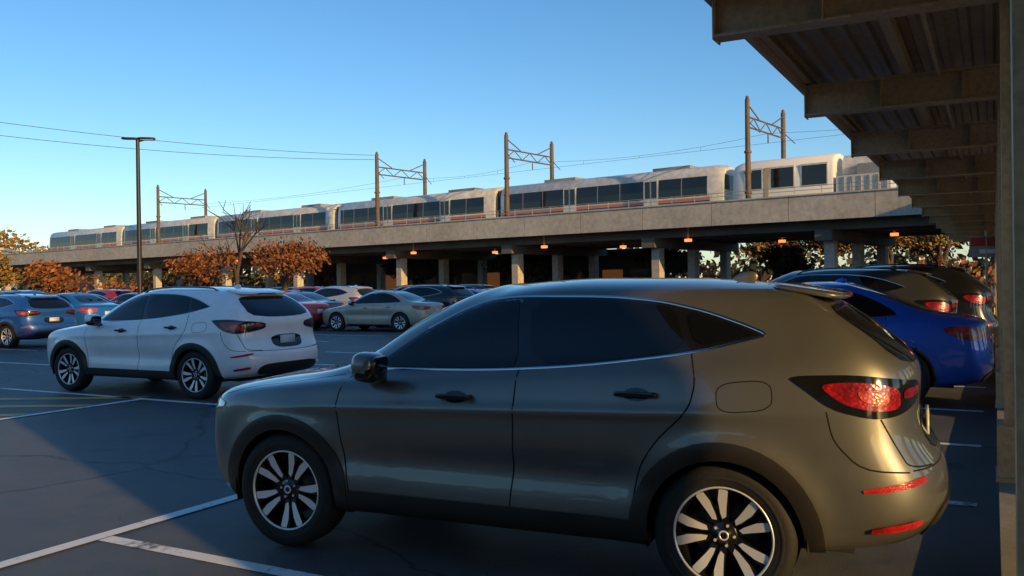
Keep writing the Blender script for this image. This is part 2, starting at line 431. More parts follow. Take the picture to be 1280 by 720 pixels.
    Rb=[(([(.90,1.10),(.945,.97),(.93,.75),(.87,.40)],s,.009,.0012,g),{}),
        (([(-.235,1.155),(-.235,.9),(-.19,.40)],s,.009,.0012,g),{}),
        (([(-1.20,1.26),(-1.235,1.12),(-1.20,.98),(-1.03,.82),(-.93,.66),(-.89,.42)],s,.009,.0012,g),{}),
        (([(.98,1.085),(1.3,1.035),(1.7,.985),(1.92,.93)],s,.008,.0012,g),{}),
        (([(-1.335,1.12),(-1.60,1.145),(-1.61,1.0),(-1.345,.975)],s,.006,.001,g),dict(closed=True,rounds=3)),
        (([(-.90,.965),(-.99,.80),(-1.02,.74),(-1.25,.72)],dg,.009,.0012,g),{}),
        (([(-.68,1.0),(-.70,.86),(-.80,.73),(-1.02,.715)],dg,.008,.0012,g),{}),
        (([(-.75,.72),(0,.70),(.75,.72)],rr,.009,.0012,g),dict(mirror=False)),
        (([(.76,1.128),(0,1.143),(-.6,1.183),(-1.2,1.262),(-1.50,1.338),(-1.575,1.358),(-1.45,1.408),(-1.25,1.474),(-1.0,1.529),(-.7,1.555),(-.15,1.559),(.06,1.538),(.24,1.473),(.44,1.368)],s,.015,.007,'chrome'),{}),
        ]
    return dict(rings=R,wx=[1.36,-1.36],wr=wr,arch=.402,flare=.026,clad=True,zb=.24,P=P_,Rb=Rb,mirror=(.66,1.155),
        handles=[(.13,1.0),(-.93,1.055)],hmat='bgloss',fin=-1.33,plate=(0,.84),spoiler=(-1.72,1.570,.50),rails=not hero)
def sedan_cfg():
    wr=.335
    R=[ring(2.0,1.82,.60,(.68,.70,.68),-2.1,-1.95,.60,[.20,.20,.20,.20,.24,.26]),
       ring(2.16,1.95,.74,(.82,.84,.82),-2.28,-2.05,.75,[.18,.19,.19,.19,.25,.27]),
       ring(2.26,2.0,.80,(.88,.885,.88),-2.38,-2.10,.81,[.28,.28,.28,.28,.36,.36]),
       ring(2.29,2.02,.83,(.895,.885,.90),-2.41,-2.12,.84,[.42,.42,.42,.42,.48,.48]),
       ring(2.29,2.02,.835,(.905,.90,.91),-2.40,-2.12,.845,[.56,.56,.60,.62,.62,.62]),
       ring(2.27,2.0,.83,(.91,.915,.92),-2.36,-2.10,.84,[.68,.69,.76,.80,.78,.76]),
       ring(2.22,1.95,.80,(.90,.905,.915),-2.34,-2.08,.83,[.76,.77,.85,.89,.90,.90]),
       ring(2.10,1.85,.76,(.86,.88,.89),-2.32,-2.05,.80,[.82,.81,.91,.96,.98,1.0]),
       ring(1.62,1.45,.70,(.815,.86,.855),-2.05,-1.92,.74,[.91,.88,.95,1.0,1.03,1.05]),
       ring(1.10,.92,.72,(.775,.825,.80),-1.72,-1.62,.70,[.97,.97,.99,1.02,1.06,1.07]),
       ring(.84,.56,.665,(.73,.75,.72),-1.38,-1.30,.64,[1.17,1.16,1.19,1.20,1.20,1.21]),
       ring(.50,.20,.58,(.63,.65,.62),-.98,-.95,.57,[1.34,1.32,1.35,1.355,1.34,1.35]),
       ring(.28,.05,.49,(.56,.57,.55),-.74,-.72,.49,[1.41,1.395,1.42,1.425,1.41,1.41]),
       ring(.18,.02,.25,(.28,.29,.28),-.66,-.66,.25,[1.44,1.43,1.45,1.455,1.44,1.43]),
       ring(.14,.05,0,(0,0,0),-.62,-.64,0,[1.445,1.44,1.46,1.46,1.445,1.435])]
    s=(0,1);dg=(-1,1);rr=(-1,0);ff=(1,0);g='gap'
    dlo=[(.80,.99),(.62,1.10),(.42,1.22),(.20,1.32),(.03,1.365),(-.2,1.385),(-.55,1.375),(-.85,1.31),(-1.1,1.21),(-1.28,1.11),(-1.34,1.05),(-1.0,1.025),(0,1.0)]
    P_=[((dlo,s,.002,'bgloss'),dict(rounds=1)),
        (([(.72,1.005),(.58,1.09),(.40,1.20),(.19,1.30),(.03,1.345),(-.17,1.362),(-.22,1.015)],s,.005,'glass'),dict(rounds=1)),
        (([(-.28,1.018),(-.235,1.365),(-.54,1.355),(-.82,1.29),(-1.05,1.20),(-1.2,1.11),(-1.26,1.055),(-1.0,1.04)],s,.005,'glass'),dict(rounds=1)),
        (([(-.62,1.02),(-.50,1.31),(-.38,1.35),(.38,1.35),(.50,1.31),(.62,1.02),(.3,1.0),(-.3,1.0)],ff,.003,'glass'),dict(mirror=False,rounds=1)),
        (([(-.57,1.10),(-.46,1.32),(-.36,1.36),(.36,1.36),(.46,1.32),(.57,1.10),(.3,1.08),(-.3,1.08)],rr,.003,'glass'),dict(mirror=False,rounds=1)),
        (([(-.68,.90),(-.80,.80),(-1.0,.76),(-1.36,.80),(-1.36,.90),(-1.0,.93),(-.8,.935)],dg,.006,'refl'),dict(skirt=.01)),
        (([(-.9,.87),(-.92,.81),(-1.1,.81),(-1.1,.87)],dg,.010,'redb'),dict(sp=.03)),
        (([(-.55,.28),(.55,.28),(.6,.40),(-.6,.40)],rr,.012,'clad'),dict(mirror=False,skirt=.03)),
        (([(-.55,.36),(-.62,.62),(-.5,.70),(.5,.70),(.62,.62),(.55,.36)],ff,.006,'bgloss'),dict(mirror=False)),
        (([(1.0,.64),(.80,.69),(.80,.73),(1.0,.76),(1.24,.72),(1.24,.66)],(1,1),.006,'head'),{}),
        (([(-.92,.20),(.92,.20),(.92,.27),(-.92,.27)],s,.008,'clad'),dict(skirt=.03,rounds=0)),
        ]
    Rb=[(([(.90,.95),(.93,.80),(.90,.6),(.85,.30)],s,.009,.0012,g),{}),
        (([(-.235,1.0),(-.235,.8),(-.20,.30)],s,.009,.0012,g),{}),
        (([(-1.20,1.03),(-1.22,.92),(-1.12,.80),(-.95,.66),(-.87,.45),(-.86,.30)],s,.009,.0012,g),{}),
        (([(1.0,.955),(1.4,.90),(1.8,.83),(2.0,.78)],s,.008,.0012,g),{}),
        (([(-.70,1.0),(-.68,.78),(-.5,.60),(.5,.60),(.68,.78),(.70,1.0)],rr,.009,.0012,g),dict(mirror=False)),
        (([(.76,.993),(0,1.0),(-1.0,1.025),(-1.34,1.052)],s,.012,.006,'chrome'),{}),
        ]
    return dict(rings=R,wx=[1.38,-1.38],wr=wr,arch=.368,flare=.015,clad=False,zb=.19,P=P_,Rb=Rb,mirror=(.64,1.03),
        handles=[(.10,.86),(-.90,.89)],hmat='chrome',fin=-.55,plate=(0,.72))

def wheel_mesh(R,name,rimr,pairs=True):
    w=MB(); k=R/.358; rr=rimr
    prof=[(-.105,rr+.003),(-.116,rr+.03),(-.117,R-.045),(-.108,R-.022),(-.09,R-.006),(-.06,R)]
    for gx in(-.035,0,.035): prof+=[(gx-.006,R),(gx-.005,R-.008),(gx+.005,R-.008),(gx+.006,R)]
    prof+=[(.06,R),(.09,R-.006),(.108,R-.022),(.117,R-.045),(.116,rr+.03),(.105,rr+.003)]
    lathe(w,prof,72,0)
    lathe(w,[(.1175,rr+.055),(.1195,rr+.05),(.1195,rr+.04),(.1165,rr+.036)],72,0)
    lathe(w,[(.105,rr+.004),(.110,rr+.001),(.108,rr-.004),(.100,rr-.008)],72,2)
    lathe(w,[(.1,rr-.008),(.07,rr-.022),(-.09,rr-.03)],72,1)
    lathe(w,[(.005,.001),(.005,.165),(-.02,.165),(-.02,.001)],48,3)
    v=[(0,-.09,0)]+[(rr*math.cos(i*math.pi/18),-.09,rr*math.sin(i*math.pi/18)) for i in range(36)]
    w.add(v,[(0,i,i%36+1) for i in range(1,37)],1,False)
    lathe(w,[(.0,.075),(.062,.072),(.072,.06),(.074,.035),(.08,.032),(.082,.001)],32,1)
    lathe(w,[(.0825,.026),(.0845,.024),(.0845,.019),(.0825,.017)],32,2)
    for i in range(5):
        a=i*2*math.pi/5+.2
        p=(.052*math.cos(a+.63),.066,.052*math.sin(a+.63)); tube(w,p,(p[0],.078,p[2]),.008,n=6,m=2)
        def P3(r,d,y):
            ca,sa=math.cos(a),math.sin(a); return (r*ca-d*sa,y,r*sa+d*ca)
        def prism(outline,y_in,y_out,th,m,rise=.006):
            n=len(outline)
            top=[P3(r,d,y_in+(y_out-y_in)*(r-.05)/(rr-.07)) for r,d in outline]
            bot=[(x,y-th,z) for x,y,z in top]
            w.add(top,[tuple(range(n))],m,False)
            w.add(top+bot,[(j,(j+1)%n,n+(j+1)%n,n+j) for j in range(n)],1,False)
        e=rr-.012
        for sg in(1,-1):
            car=[(.045,sg*.004),(.045,sg*.036),(.11,sg*.050),(e,sg*.090),(e,sg*.020),(.12,sg*.008)]
            fac=[(.080,sg*.014),(.088,sg*.036),(.13,sg*.050),(e-.02,sg*.082),(e-.006,sg*.074),(e-.004,sg*.040),(.18,sg*.020),(.11,sg*.012)]
            if sg<0: car=car[::-1];fac=fac[::-1]
            prism(car,.066,.092,.03,1); prism(fac,.070,.096,.005,2)
    return w.mesh(name,[M['tyre'],M['rimb'],M['rims'],M['disc']])

suv=finish_car(suv_cfg(True),8); sedan=finish_car(sedan_cfg(),5); suv2=finish_car(suv_cfg(False),5)
def kit(c,nm,wm):
    b=c.body.mesh(nm+'_body',[P['grey']]); t=c.t.mesh(nm+'_trim',[M[k] for k in TR],True)
    return dict(b=b,t=t,w=wm,cfg=c.cfg)
W1=wheel_mesh(.358,'suv_wheel',.246); W2=wheel_mesh(.335,'car_wheel',.222)
KITS={'suv':kit(suv,'suv',W1),'suv2':kit(suv2,'wagon',W1),'sedan':kit(sedan,'sedan',W2)}
def put_car(name,kind,x,y,ang,col,sc=(1,1,1),steer=0):
    k=KITS[kind]; e=empty(name,(x,y,0),math.radians(ang)); e.scale=sc
    b=bpy.data.objects.new('body',k['b']); scene.collection.objects.link(b); b.parent=e
    b.material_slots[0].link='OBJECT'; b.material_slots[0].material=P[col]
    t=bpy.data.objects.new('glass_and_trim',k['t']); scene.collection.objects.link(t); t.parent=e
    for i,wx in enumerate(k['cfg']['wx']):
        for sg in(1,-1):
            w=bpy.data.objects.new('wheel',k['w']); scene.collection.objects.link(w); w.parent=e
            w.location=(wx,sg*.805,k['cfg']['wr']); 
            w.rotation_euler=(0,random.uniform(0,6),(0 if sg>0 else math.pi)+(steer if i==0 else 0))
    return e

# ------------------------------------------------------------------ layout frame
U=Vector((.48,.877)); Vv=Vector((.877,-.48))   # U along the parking rows, Vv across, towards the canopy
ROWA=math.atan2(U.y,U.x)      # local x = U ; local y = -Vv
def uv(u,v): return (U.x*u+Vv.x*v, U.y*u+Vv.y*v)
HEAD=math.degrees(math.atan2(.48,-.877))
put_car('parked_suv','suv',.175,5.765,math.degrees(math.atan2(.418,-.908)),'grey',steer=.03)
put_car('parked_suv','suv2',-5.50,14.35,HEAD+1,'white',(1.04,1,1.0))
def row(kind,u,v,col,d=0,sc=(1,1,1)):
    x,y=uv(u,v); put_car('parked_'+('car' if kind=='sedan' else 'suv'),kind,x,y,HEAD+d,col,sc)
row('sedan',13.1,-2.45,'blue',0,(1.02,1.02,1.10))
row('suv2',16.2,-2.9,'dgrey',1,(1.05,1.02,1.10))
row('suv2',19.0,-2.4,'black',-1,(1.05,1.02,1.15))
row('sedan',21.8,-2.8,'silver'); row('suv2',24.6,-2.7,'dgrey'); row('sedan',27.3,-2.6,'white'); row('suv2',30.1,-2.7,'navy',0,(1,1,1.08)); row('sedan',33,-2.7,'black'); row('suv2',38.5,-2.7,'silver')
row('sedan',25.9,-19.6,'tan',2); row('sedan',25.2,-24.3,'red',0); row('suv2',28.6,-19.8,'black'); row('sedan',31.4,-19.5,'navy')
row('sedan',34.1,-19.8,'silver'); row('suv2',36.9,-19.8,'dgrey')
row('suv2',15.9,-25.9,'navy',0,(.94,.96,.93)); row('sedan',21.3,-31,'teal',0,(1,1,1.05))
cols=['black','navy','dgrey','silver','black','teal','dgrey','navy','black','red','tan']
for i,u in enumerate([27.2,30,32.8,35.5,38.3,41,46.5,49.2]): row(['sedan','suv2'][i%2],u,-25.2-.2*(i%3),cols[(i*3)%11],random.uniform(-2,2))
for i,u in enumerate([24,26.7,29.5,32.2,37.7,40.5,43.2,46,51.5,54.3]): row(['suv2','sedan','sedan'][i%3],u,-37.5+.2*(i%3),cols[(i*5+1)%11],180+random.uniform(-2,2))
for i,u in enumerate([26,31.5,34,37,42,45,50.5]): row(['sedan','suv2'][i%2],u,-43,cols[(i*7+2)%11],random.uniform(-2,2))

# ------------------------------------------------------------------ ground
asph=mat('asphalt',(.06,.06,.065),.7); n,l,b=nodes(asph)
t1=noise(asph,.35,6,.65); t2=noise(asph,3,6,.7); t3=noise(asph,160,2,.6); t4=noise(asph,1.1,3,.5)
r1=ramp(asph,t1.outputs['Fac'],[(.3,(.060,.065,.073)),(.52,(.086,.090,.097)),(.72,(.115,.117,.12))])
r2=ramp(asph,t2.outputs['Fac'],[(.25,(.55,.55,.55)),(.5,(1,1,1)),(.8,(1.35,1.32,1.3))])
r3=ramp(asph,t3.outputs['Fac'],[(.3,(.5,.5,.5)),(.5,(1,1,1)),(.72,(2.0,1.95,1.9))])
r4=ramp(asph,t4.outputs['Fac'],[(.27,(.45,.45,.46)),(.36,(1,1,1))])
c=mul(asph,r1.outputs['Color'],r2.outputs['Color']); c=mul(asph,c,r3.outputs['Color']); c=mul(asph,c,r4.outputs['Color'])
tc=n.new('ShaderNodeTexCoord'); dn=noise(asph,1.3,4); va=n.new('ShaderNodeMix'); va.data_type='RGBA'; va.inputs[0].default_value=.35
l.new(tc.outputs['Object'],va.inputs[6]); l.new(dn.outputs['Color'],va.inputs[7])
for sc_,wd,dk_ in((.28,.006,.3),(.9,.004,.6)):
    vo=n.new('ShaderNodeTexVoronoi'); vo.feature='DISTANCE_TO_EDGE'; vo.inputs['Scale'].default_value=sc_
    l.new(va.outputs[2],vo.inputs['Vector'])
    rc=ramp(asph,vo.outputs['Distance'],[(0,(dk_,)*3),(wd,(1,1,1))]); c=mul(asph,c,rc.outputs['Color'])
l.new(c,b.inputs['Base Color']); bump(asph,t3.outputs['Fac'],.9,.012)
rg=n.new('ShaderNodeMapRange'); rg.inputs[3].default_value=.36; rg.inputs[4].default_value=.75; l.new(t2.outputs['Fac'],rg.inputs[0]); l.new(rg.outputs[0],b.inputs['Roughness'])
g=MB(); quad(g,-900,900,-900,900,0); g.obj('ground',[asph])

def worn(name,c):
    m=mat(name,c,.6); n,l,b=nodes(m); t=noise(m,14,6,.75); t0=noise(m,1.2,4)
    ad=n.new('ShaderNodeMath'); ad.operation='ADD'; l.new(t.outputs['Fac'],ad.inputs[0]); l.new(t0.outputs['Fac'],ad.inputs[1])
    r=ramp(m,ad.outputs[0],[(.0,c),(.55,c),(.66,(.09,.09,.09))]); 
    mr=n.new('ShaderNodeMapRange'); mr.inputs[1].default_value=.0; mr.inputs[2].default_value=1.9; l.new(ad.outputs[0],mr.inputs[0]); l.new(mr.outputs[0],r.inputs['Fac'])
    l.new(r.outputs['Color'],b.inputs['Base Color']); return m
wh=worn('line_paint_white',(.78,.79,.80)); ye=worn('line_paint_yellow',(.70,.36,.04))
lines=empty('parking_lines',(0,0,0),ROWA)
pl=MB()   # local x=u, y=-v
def stall(u,v0,v1,m=0,w=.11): quad(pl,u-w/2,u+w/2,-v1,-v0,.004,m)
quad(pl,-12,60,5.12,5.24,.008)
for u in (-1.9,.95,3.76,7.1,9.6,12.1,14.75,17.5,20.2,23,25.8,28.6,31.4,34.2,37): stall(u,-5.12,-.12)
for u in (8.8,11.5,14.2,17,19.7,22.5): stall(u,-14.6,-9.4)
quad(pl,1.0,8.74,11.0,11.12,.008)
for i in range(9):
    a=1.2+i*.95
    pl.add([(a,11.2,.004),(a+.25,11.2,.004),(a+.25-1.6,14.3,.004),(a-1.6,14.3,.004)],[(0,1,2,3)],1,False)
for vr in(-22.3,-27.8,-40,-45.5):
    for k in range(14): stall(12+2.75*k,vr-0.1,vr+5.0)
o=pl.obj('lines',[wh,ye],lines)

conc=varied('concrete_pavement',(.16,.155,.145),(.26,.25,.235),.9,.8,fine=40)
kerbm=varied('kerb_concrete',(.2,.19,.18),(.3,.29,.27),1.4,.8,fine=60)
sw=MB(); box(sw,-20,75,-6.0,-.17,-.05,.12,0); s_=sw.obj('sidewalk',[conc]); s_.rotation_euler=(0,0,ROWA)
kb=MB()
for i in range(50): box(kb,-19.99+i*1.9,-19.99+i*1.9+1.885,-.168,-.02,-.05,.125,0)
k_=kb.obj('kerb',[kerbm]); k_.rotation_euler=(0,0,ROWA)

# ------------------------------------------------------------------ canopy
steel=varied('painted_steel_tan',(.44,.33,.19),(.57,.44,.28),1.2,.5,bs=.1,fine=18)
deckm=varied('canopy_deck_metal',(.28,.21,.13),(.40,.31,.21),.8,.45,bs=.1,fine=12)
can=empty('station_canopy',(0,0,0),ROWA); can.scale=(1,1,.966)
b_=MB(); cl=MB(); rf=MB()
us=[-13.4+4.2*k for k in range(18)]
for u in us:
    y0,y1=-2.5,2.09
    box(b_,u-.10,u+.10,y0,y1,3.86,3.885); box(b_,u-.10,u+.10,y0,y1,4.235,4.26); box(b_,u-.012,u+.012,y0,y1-.003,3.886,4.234)
    box(b_,u-.11,u+.11,y1,y1+.012,3.84,4.28)
    for yy in(1.2,.3,-.7,-1.8): box(b_,u-.095,u+.095,yy-.006,yy+.006,3.887,4.233)
    box(cl,u-.14,u+.14,-.34,-.06,.14,3.858); box(cl,u-.24,u+.24,-.44,.0,.13,.16)
    box(cl,u-.19,u+.19,-.39,-.01,.161,.55)
    tube(cl,(u-.17,-.2,.5),(u-.17,-.2,3.85),.022)
    tube(cl,(u-.17,-.28,.5),(u-.17,-.28,2.6),.016); box(cl,u-.22,u-.142,-.32,-.24,1.35,1.55)
for yy in(.9,-.2,-1.3,-2.3): box(b_,-15,62,yy-.05,yy+.05,4.262,4.42)
tube(b_,(-15,-.6,3.78),(62,-.6,3.78),.035); tube(b_,(-15,.55,4.2),(62,.55,4.2),.025)
v=[];f=[]
y=2.12;k=0;prof=[]
while y>-2.6:
    prof+=[(y,4.425),(y-.07,4.425),(y-.10,4.475),(y-.20,4.475)]; y-=.23
for (yy,zz) in prof: v+=[(-15.5,yy,zz),(62.5,yy,zz)]
f=[(2*i,2*i+1,2*i+3,2*i+2) for i in range(len(prof)-1)]
rf.add(v,f,0,False); box(rf,-15.5,62.5,-2.75,2.12,4.50,4.56)
box(b_,-15.6,62.6,2.105,2.17,4.20,4.60); box(b_,-15.6,62.6,2.02,2.10,4.285,4.30); box(rf,-15.6,62.6,-2.82,-2.76,4.25,4.62)
b_.obj('beams',[steel],can); cl.obj('columns',[steel],can); rf.obj('roof',[deckm],can)

sg=empty('station_sign',(*uv(33,-.2),0),ROWA); m_=MB()
tube(m_,(0,0,.1),(0,0,3.2),.04); box(m_,-.03,.03,-.5,.5,2.3,3.0,1); box(m_,-.034,-.0305,-.45,.45,2.66,2.95,2); box(m_,-.034,-.0305,-.40,.2,2.42,2.56,3)
m_.obj('sign_panel',[steel,mat('sign_grey',(.25,.25,.26),.4),mat('sign_red',(.4,.03,.02),.4),mat('sign_white',(.7,.7,.7),.4)],sg)
for (u,v) in((20.5,.25),(27,.3)):
    e=empty('litter_bin',(*uv(u,v-.55),.0),ROWA); m_=MB()
    lathe2=[(0,.26),(.02,.28),(.85,.30),(.9,.31),(.95,.27),(1.08,.12),(1.1,.001)]
    vv=[];ff_=[]
    for z,r in lathe2:
        for i in range(20): vv.append((r*math.cos(i*math.pi/10),r*math.sin(i*math.pi/10),z))
    for j in range(len(lathe2)-1):
        for i in range(20): ff_.append((j*20+i,j*20+(i+1)%20,(j+1)*20+(i+1)%20,(j+1)*20+i))
    m_.add(vv,ff_); m_.obj('bin',[M['clad']],e)

# unseen wall beyond the canopy, added to shade the lot; openings shape the sunlight
bw=varied('blocker_wall',(.22,.19,.15),(.30,.27,.22),.7,.8)
sb=empty('sun_blocker_wall',(0,0,0),ROWA); m_=MB()
def wall(u0,u1,z0,z1): box(m_,u0,u1,-6.6,-6.2,z0,z1,0)
TOPZ=9
wall(-60,-2.4,0,TOPZ); wall(-2.399,-.55,0,.6); wall(-2.399,-.55,5.2,TOPZ)
wall(-.549,.95,0,TOPZ)
wall(.951,4.4,4.0,TOPZ)
x=4.401
while x<60:
    wall(x,x+1.5,0,TOPZ); wall(x+1.501,x+4.3,0,1.2); wall(x+1.501,x+4.3,4.0,TOPZ); x+=4.301
wall(x,80,0,TOPZ)
box(m_,-60,80,-11,-6.61,8.5,8.9,1)
box(m_,-60,80,-6.7,-6.1,9.001,9.2,1)
m_.obj('walls',[bw,steel],sb)

# ------------------------------------------------------------------ elevated railway
RA=math.atan2(.62,-.785); rail=empty('elevated_railway_bridge',(14.8,65,0),RA)
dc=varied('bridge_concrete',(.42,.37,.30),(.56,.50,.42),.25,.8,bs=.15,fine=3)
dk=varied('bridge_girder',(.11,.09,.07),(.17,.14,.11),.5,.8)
m_=MB()
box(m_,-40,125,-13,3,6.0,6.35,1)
x=-40
while x<125:
    box(m_,x,x+5.46,3.002,3.2,5.5,7.12,0); x+=5.5
box(m_,-40,125,3.0,3.28,7.122,7.22,0)
box(m_,-40,125,-13.2,-13.001,5.55,7.12,0)
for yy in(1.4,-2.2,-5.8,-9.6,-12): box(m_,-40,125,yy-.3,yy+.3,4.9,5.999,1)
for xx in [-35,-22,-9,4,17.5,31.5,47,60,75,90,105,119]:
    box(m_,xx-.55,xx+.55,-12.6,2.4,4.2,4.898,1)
    for yy in(.9,-5,-11): 
        box(m_,xx-.32,xx+.32,yy-.4,yy+.4,0,4.198,0)
m_.obj('deck_and_piers',[dc,dk],rail)
m_=MB()
for xx in np.arange(-38,124,1.8):
    tube(m_,(xx,3.1,7.22),(xx,3.1,7.75),.025,n=5)
for z in(7.5,7.75): tube(m_,(-38,3.1,z),(124,3.1,z),.022,n=5)
m_.obj('railing',[varied('galvanised_rail',(.3,.3,.29),(.4,.4,.38))],rail)
lm=mat('sodium_lamp',(1,.4,.12),.5,emis=(1,.22,.05),es=2.2)
m_=MB()
for xx,yy in((-12,-3),(-3,-6),(1,1.8),(10,-4),(14,1.8),(24,-4),(29,1.8),(41,-6),(44,1.8),(57,1.5)):
    box(m_,xx-.24,xx+.24,yy-.12,yy+.12,4.54,4.74,0)
    box(m_,xx-.06,xx+.06,yy-.04,yy+.04,4.741,6.0,1)
m_.obj('lamps',[lm,steel],rail)

cb=empty('station_concourse',(14.8,65,0),RA); m_=MB()
win=mat('dark_window',(.02,.02,.022),.1); warm=mat('warm_window',(.2,.12,.05),.4,emis=(1,.35,.10),es=.08)
box(m_,12,64,-16,-14,0,4.6,0)
for i in range(16):
    x0=13+i*3.1; box(m_,x0,x0+2.3,-14.0,-13.93,.8,2.9,2 if i%5==1 else 1)
box(m_,11.8,64.2,-16.2,-13.7,4.601,4.9,3)
m_.obj('walls',[varied('brick_dark',(.08,.05,.035),(.13,.08,.055),.6),win,warm,dk],cb)

# train
ts=varied('train_stainless',(.64,.59,.52),(.74,.69,.62),.5,.34,metal=.15,bs=.03,fine=2)
tw=mat('train_window',(.012,.014,.018),.06); tro=varied('train_roof',(.22,.22,.22),(.32,.32,.31),.5); ty=mat('train_orange_band',(.70,.16,.03),.4); tb=mat('train_blue_band',(.02,.06,.2),.4); twh=mat('train_white',(.78,.74,.68),.35)
def bodyprof(h=10.35):
    return [(-.02,6.75),(.02,7.0),(.05,7.6),(.05,8.6),(0,9.4),(-.14,9.85),(-.42,10.12),(-.95,10.28),(-1.55,h),(-2.15,10.28),(-2.68,10.12),(-2.96,9.85),(-3.1,9.4),(-3.15,8.6),(-3.15,7.6),(-3.12,7.0),(-3.08,6.75)]
def railcar(mb,x0,x1,nose0=0,nose1=0,m=0):
    pr=bodyprof(); n=len(pr); st=[]
    def sec(x,k): return [(x,(y+1.55)*k-1.55,6.75+(z-6.75)*(1-(1-k)*.6)) for y,z in pr]
    st.append(sec(x0,.9 if nose0 else .97)); 
    if nose0: st.append(sec(x0+.35,.97))
    st.append(sec(x0+(.9 if nose0 else .12),1)); st.append(sec(x1-(.9 if nose1 else .12),1))
    if nose1: st.append(sec(x1-.35,.97))
    st.append(sec(x1,.9 if nose1 else .97))
    V=[p for s_ in st for p in s_]; F=[]
    for j in range(len(st)-1):
        for i in range(n): F.append((j*n+i,j*n+(i+1)%n,(j+1)*n+(i+1)%n,(j+1)*n+i))
    mb.add(V,F,m,True)
    mb.add(st[0],[tuple(range(n))],m,False); mb.add(st[-1],[tuple(range(n))[::-1]],m,False)
tr=empty('commuter_train',(14.8,65,0),RA)
for ci in range(5):
    x0=-.9+ci*21.6; x1=x0+20.9; m_=MB(); railcar(m_,x0,x1,ci==0,0,0)
    if ci<4: box(m_,x1,x1+.7,-2.6,-.5,7.0,9.9,1)
    a0,a1=x0+1.2,x1-.45
    m_.add([(a0,.058,8.0),(a1,.058,8.0),(a1,.058,8.62),(a0,.058,8.62),(a1,.010,9.44),(a0,.010,9.44)],[(0,1,2,3),(3,2,4,5)],1,False)
    a=x0+1.3; pat=[('w',2.0),('w',2.0),('d',1.3),('w',2.1),('w',2.1),('w',2.1),('d',1.3),('w',2.1),('w',2.1),('w',1.6)]
    for kind,wd in pat:
        if a+wd>x1-.3: break
        if kind=='w':
            m_.add([(a+wd-.05,.062,8.0),(a+wd+.03,.062,8.0),(a+wd+.03,.062,8.62),(a+wd-.05,.062,8.62),(a+wd+.03,.015,9.44),(a+wd-.05,.015,9.44)],[(0,1,2,3),(3,2,4,5)],5,False)
        else:
            box(m_,a-.02,a+wd-.05,-.1,.066,7.05,9.5,0)
            for q in(.1,.68): box(m_,a+q,a+q+.46,.0,.072,8.05,9.38,1)
            m_.add([(a+wd/2-.06,.074,7.05),(a+wd/2-.03,.074,7.05),(a+wd/2-.03,.074,9.5),(a+wd/2-.06,.074,9.5)],[(0,1,2,3)],1,False)
        a+=wd
    for zz,mm,hh in((7.68,2,.2),(7.56,3,.1)): 
        m_.add([(x0+1.,.056,zz),(x1-.15,.056,zz),(x1-.15,.056,zz+hh),(x0+1.,.056,zz+hh)],[(0,1,2,3)],mm,False)
    for q in(3,13.5): box(m_,x0+q,x0+q+3.2,-2.3,-.8,10.2,10.48,5)
    if ci==0:
        box(m_,x0-.012,x0+.06,-2.7,-.4,8.4,9.5,1)
    m_.obj('rail_car',[ts,tw,ty,tb,twh,tro],tr)
sv=empty('service_rail_car',(14.8,65,0),RA); m_=MB(); railcar(m_,-8.9,-1.7,0,1,4)
for a,b2,mm in((-3.9,-2.7,1),(-6.2,-4.6,1),(-8.5,-6.8,1)):
    box(m_,a-.08,b2+.08,-.02,.064,8.05,9.62,0); box(m_,a,b2,-.02,.072,8.15,9.5,mm)
box(m_,-4.45,-4.1,-.05,.075,7.0,9.6,2)
box(m_,-12.6,-9.1,-2.9,.0,6.9,8.6,0); box(m_,-12.2,-10.4,-2.6,-.3,8.6,9.35,5)
for k in range(6): box(m_,-12.4+k*.55,-12.2+k*.55,.0,.05,7.0,8.5,5)
tube(m_,(-12.3,-1.5,9.3),(-9.3,-1.5,9.3),.8,n=20,m=0)
m_.obj('car',[ts,tw,steel,tb,twh,tro],sv)

# catenary gantries
gm=varied('weathered_pole',(.10,.065,.04),(.16,.11,.07),1.5)
GX=[-30,-4,17.2,32.9,71.6]
for gx in GX:
    e=empty('catenary_gantry',(14.8,65,0),RA); m_=MB(); tp=14.1
    for yy in(2.6,-3.9):
        tube(m_,(gx,yy,6.3),(gx,yy,tp),.22,.17,n=8)
    for z in(12.9,12.2):
        tube(m_,(gx,2.6,z),(gx,-3.9,z),.06,n=6)
    for k in range(6):
        ya=2.6-k*6.5/6; yb=2.6-(k+1)*6.5/6
        tube(m_,(gx,ya,12.9 if k%2 else 12.2),(gx,yb,12.2 if k%2 else 12.9),.04,n=5)
    tube(m_,(gx,2.6,13.8),(gx,.6,12.95),.05,n=5); tube(m_,(gx,-3.9,13.8),(gx,-1.8,12.95),.05,n=5)
    tube(m_,(gx,-1.0,12.2),(gx,-1.0,11.5),.05,n=5)
    for yy in(2.6,-3.9): 
        tube(m_,(gx-.02,yy,12.6),(gx-.9,yy,11.7),.035,n=5); sq(m_,(gx,yy,tp+.1),(.12,.12,.14),1,1)
        for z in(7.6,9.0,10.4): tube(m_,(gx,yy,z),(gx,yy,z+.14),.27,n=8)
    m_.obj('portal',[gm],e)
wm=mat('wire',(.03,.03,.03),.6)
wr_=empty('overhead_wire',(14.8,65,0),RA); m_=MB()
def sag(p,q,s,r,n=14):
    p=Vector(p);q=Vector(q);pr=None
    for i in range(n+1):
        t=i/n; c_=p.lerp(q,t)-Vector((0,0,s*4*t*(1-t)))
        if pr is not None: tube(m_,pr,c_,r,n=4,cap=False)
        pr=c_
